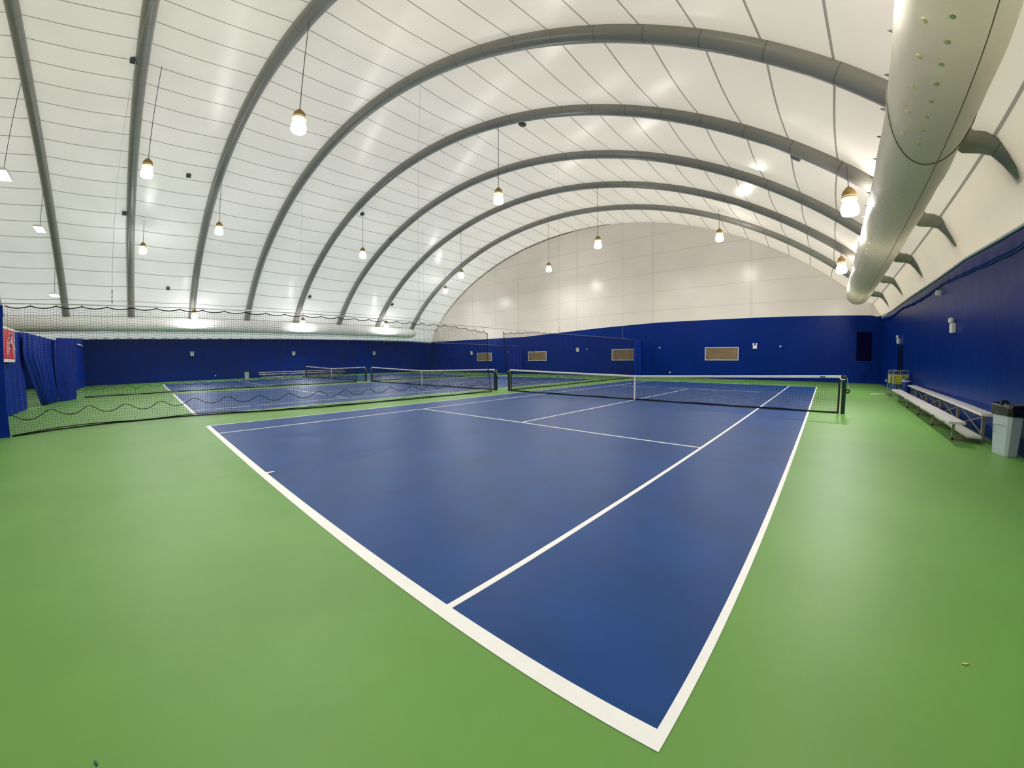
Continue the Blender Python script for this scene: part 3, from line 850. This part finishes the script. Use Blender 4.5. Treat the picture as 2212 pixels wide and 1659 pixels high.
# broom on the floor
t = thing('push_broom', 'push broom with white handle lying on the floor by the hoppers', 'broom', (8.42, 19.9, 0), math.radians(12))
mb = MB(); mb.tube([(-.70, .02, .03), (0, 0, .06)], .013, 8); mb.build('handle', M_['white'], t, smooth=True)
mb = MB(); mb.bbox((-.02, -.26, .055), (.06, .26, .10), .01); mb.build('head', M_['brush'], t)
mb = MB()
for k in range(26):
    yy = -.25+.5*k/25
    for j in range(3): mb.tube([(.0+.02*j, yy, .058), (-.015+.035*j+random.uniform(-.01, .01), yy+random.uniform(-.012, .012), .0)], .006, 4)
mb.build('bristles', M_['brush'], t)

# ------------------------------------------------------------------ wall fittings
def emergency(lab, loc, rz, sign=False):
    """box with two lamp heads; front faces local -y"""
    t = thing('emergency_light', lab, 'emergency light', loc, rz, 'emergency lights')
    mb = MB(); mb.bbox((-.14, -.11, -.13), (.14, 0, .12), .015); mb.build('battery_box', M_['white'], t)
    for s in (-1, 1):
        mb = MB(); mb.tube([(s*.09, -.06, .11), (s*.095, -.06, .17)], .018, 6)
        mb.lathe([(.03, .04), (.055, .02), (.068, -.04), (.062, -.05), (.01, -.052)], (s*.10, -.085, .20), 14, 'y')
        mb.build('lamp_head', M_['white'], t, smooth=True, sharp=50)
    if sign:
        c = bpy.data.curves.new('exit_text', 'FONT'); c.body = 'EXIT'; c.size = .115; c.align_x = 'CENTER'; c.align_y = 'CENTER'; c.extrude = .002
        f = bpy.data.objects.new('tmp_text', c); COL.objects.link(f)
        me = bpy.data.meshes.new_from_object(f.evaluated_get(bpy.context.evaluated_depsgraph_get())); me.name = 'sign_letters'
        bpy.data.objects.remove(f); me.materials.clear(); me.materials.append(M_['exitred'])
        o = bpy.data.objects.new('sign_letters', me); COL.objects.link(o)
        o.parent = t; o.location = (0, -.113, 0); o.rotation_euler = (PI/2, 0, 0)
    return t
emergency('white emergency light on the right wall above the bleacher, nearest one', (XR, 12.45, 2.40), PI/2*3)
emergency('white emergency light on the right wall above the black door gap', (XR, 22.3, 2.42), PI/2*3)
emergency('emergency light with red lettering on the far wall between two windows', (-13.46, YB-.05, 2.35), 0, True)
emergency('emergency light on the far wall right of the rightmost window', (1.4, YB-.05, 2.35), 0)
emergency('emergency light on the far wall left of the leftmost window', (-28.68, YB-.05, 2.3), 0)
emergency('leftmost emergency light on the left wall', (XL, 2.66, 2.38), PI/2)
emergency('middle emergency light on the left wall, above the far bleacher', (XL, 11.8, 2.32), PI/2)
emergency('emergency light with red lettering on the left wall near the far corner', (XL, 20.9, 2.35), PI/2, True)
def knob(lab, loc, rz):
    t = thing('wall_sensor', lab, 'wall fitting', loc, rz, 'small white wall fittings')
    mb = MB(); mb.lathe([(.065, 0), (.065, -.02), (.045, -.05), (.01, -.06)], n=14, axis='y'); mb.build('sensor_dome', M_['white'], t, smooth=True, sharp=50)
    return t
knob('small round white fitting on the far wall just right of the red lettered light', (-12.5, YB-.05, 2.45), 0)
knob('small round white fitting on the far wall between the third and fourth windows', (-5.66, YB-.05, 2.40), 0)
knob('small round white fitting on the far wall, rightmost one', (3.04, YB-.05, 2.36), 0)
knob('small round white fitting on the far wall in the gap between the nets', (-22.59, YB-.05, 2.42), 0)
knob('small round white fitting low on the far wall just above the net', (-4.78, YB-.05, .40), 0)
knob('small round white fitting low on the left wall, left of the far bin', (XL, 4.52, .38), PI/2)
knob('small round white fitting low on the right wall beside the ball hoppers', (XR, 26.6, .33), -PI/2)
t = thing('wall_camera', 'small white box camera high on the right wall below the white fabric', 'camera', (XR-.035, 13.9, 3.55), -PI/2)
mb = MB(); mb.bbox((-.05, -.14, -.10), (.05, 0, .05), .01); mb.build('camera_body', M_['white'], t)
mb = MB(); mb.tube([(0, -.03, .05), (0, 0, .12)], .02, 6); mb.build('bracket', M_['darkbox'], t)

# bits on the floor
for (x, y, m, lab) in ((6.73, 1.2, 'fluff', 'tiny yellow tuft of felt on the green floor at right'), (4.04, -1.7, 'tealbit', 'tiny teal scrap on the green floor at bottom left')):
    mb = MB(); rings = []
    for k in range(5):
        f = k/4; rings.append([(.018*(f-.5)*2+.002*math.cos(a), .008*math.sin(PI*f)*math.cos(a)+.004*f, .005+.005*math.sin(a)) for a in [2*PI*j/6 for j in range(6)]])
    mb.loft(rings, True, True); o = mb.build('floor_scrap', M_[m], smooth=True); o.location = (x, y, 0); tag(o, lab, 'scrap')

# ------------------------------------------------------------------ world and view
w = bpy.data.worlds.new('world'); sc.world = w; w.use_nodes = True
nt = w.node_tree; bg = nt.nodes['Background']
tc = nt.nodes.new('ShaderNodeTexCoord'); sp = nt.nodes.new('ShaderNodeSeparateXYZ'); cr = nt.nodes.new('ShaderNodeValToRGB'); mr = nt.nodes.new('ShaderNodeMapRange')
nt.links.new(tc.outputs['Generated'], sp.inputs[0]); nt.links.new(sp.outputs[0], mr.inputs[0])
mr.inputs[1].default_value = -1; mr.inputs[2].default_value = 1
e = cr.color_ramp.elements; e[0].position = .1; e[0].color = (.70, .86, 1, 1); e[1].position = .95; e[1].color = (.86, .74, .54, 1)
m_ = e.new(.5); m_.color = (1, .95, .895, 1)
nt.links.new(mr.outputs[0], cr.inputs[0]); nt.links.new(cr.outputs[0], bg.inputs[0])
bg.inputs[1].default_value = 2.05          # daylight outside, seen only through the translucent fabric
vs = sc.view_settings
vs.view_transform = 'Standard'; vs.look = 'None'; vs.gamma = 1; vs.exposure = .15; vs.use_curve_mapping = False
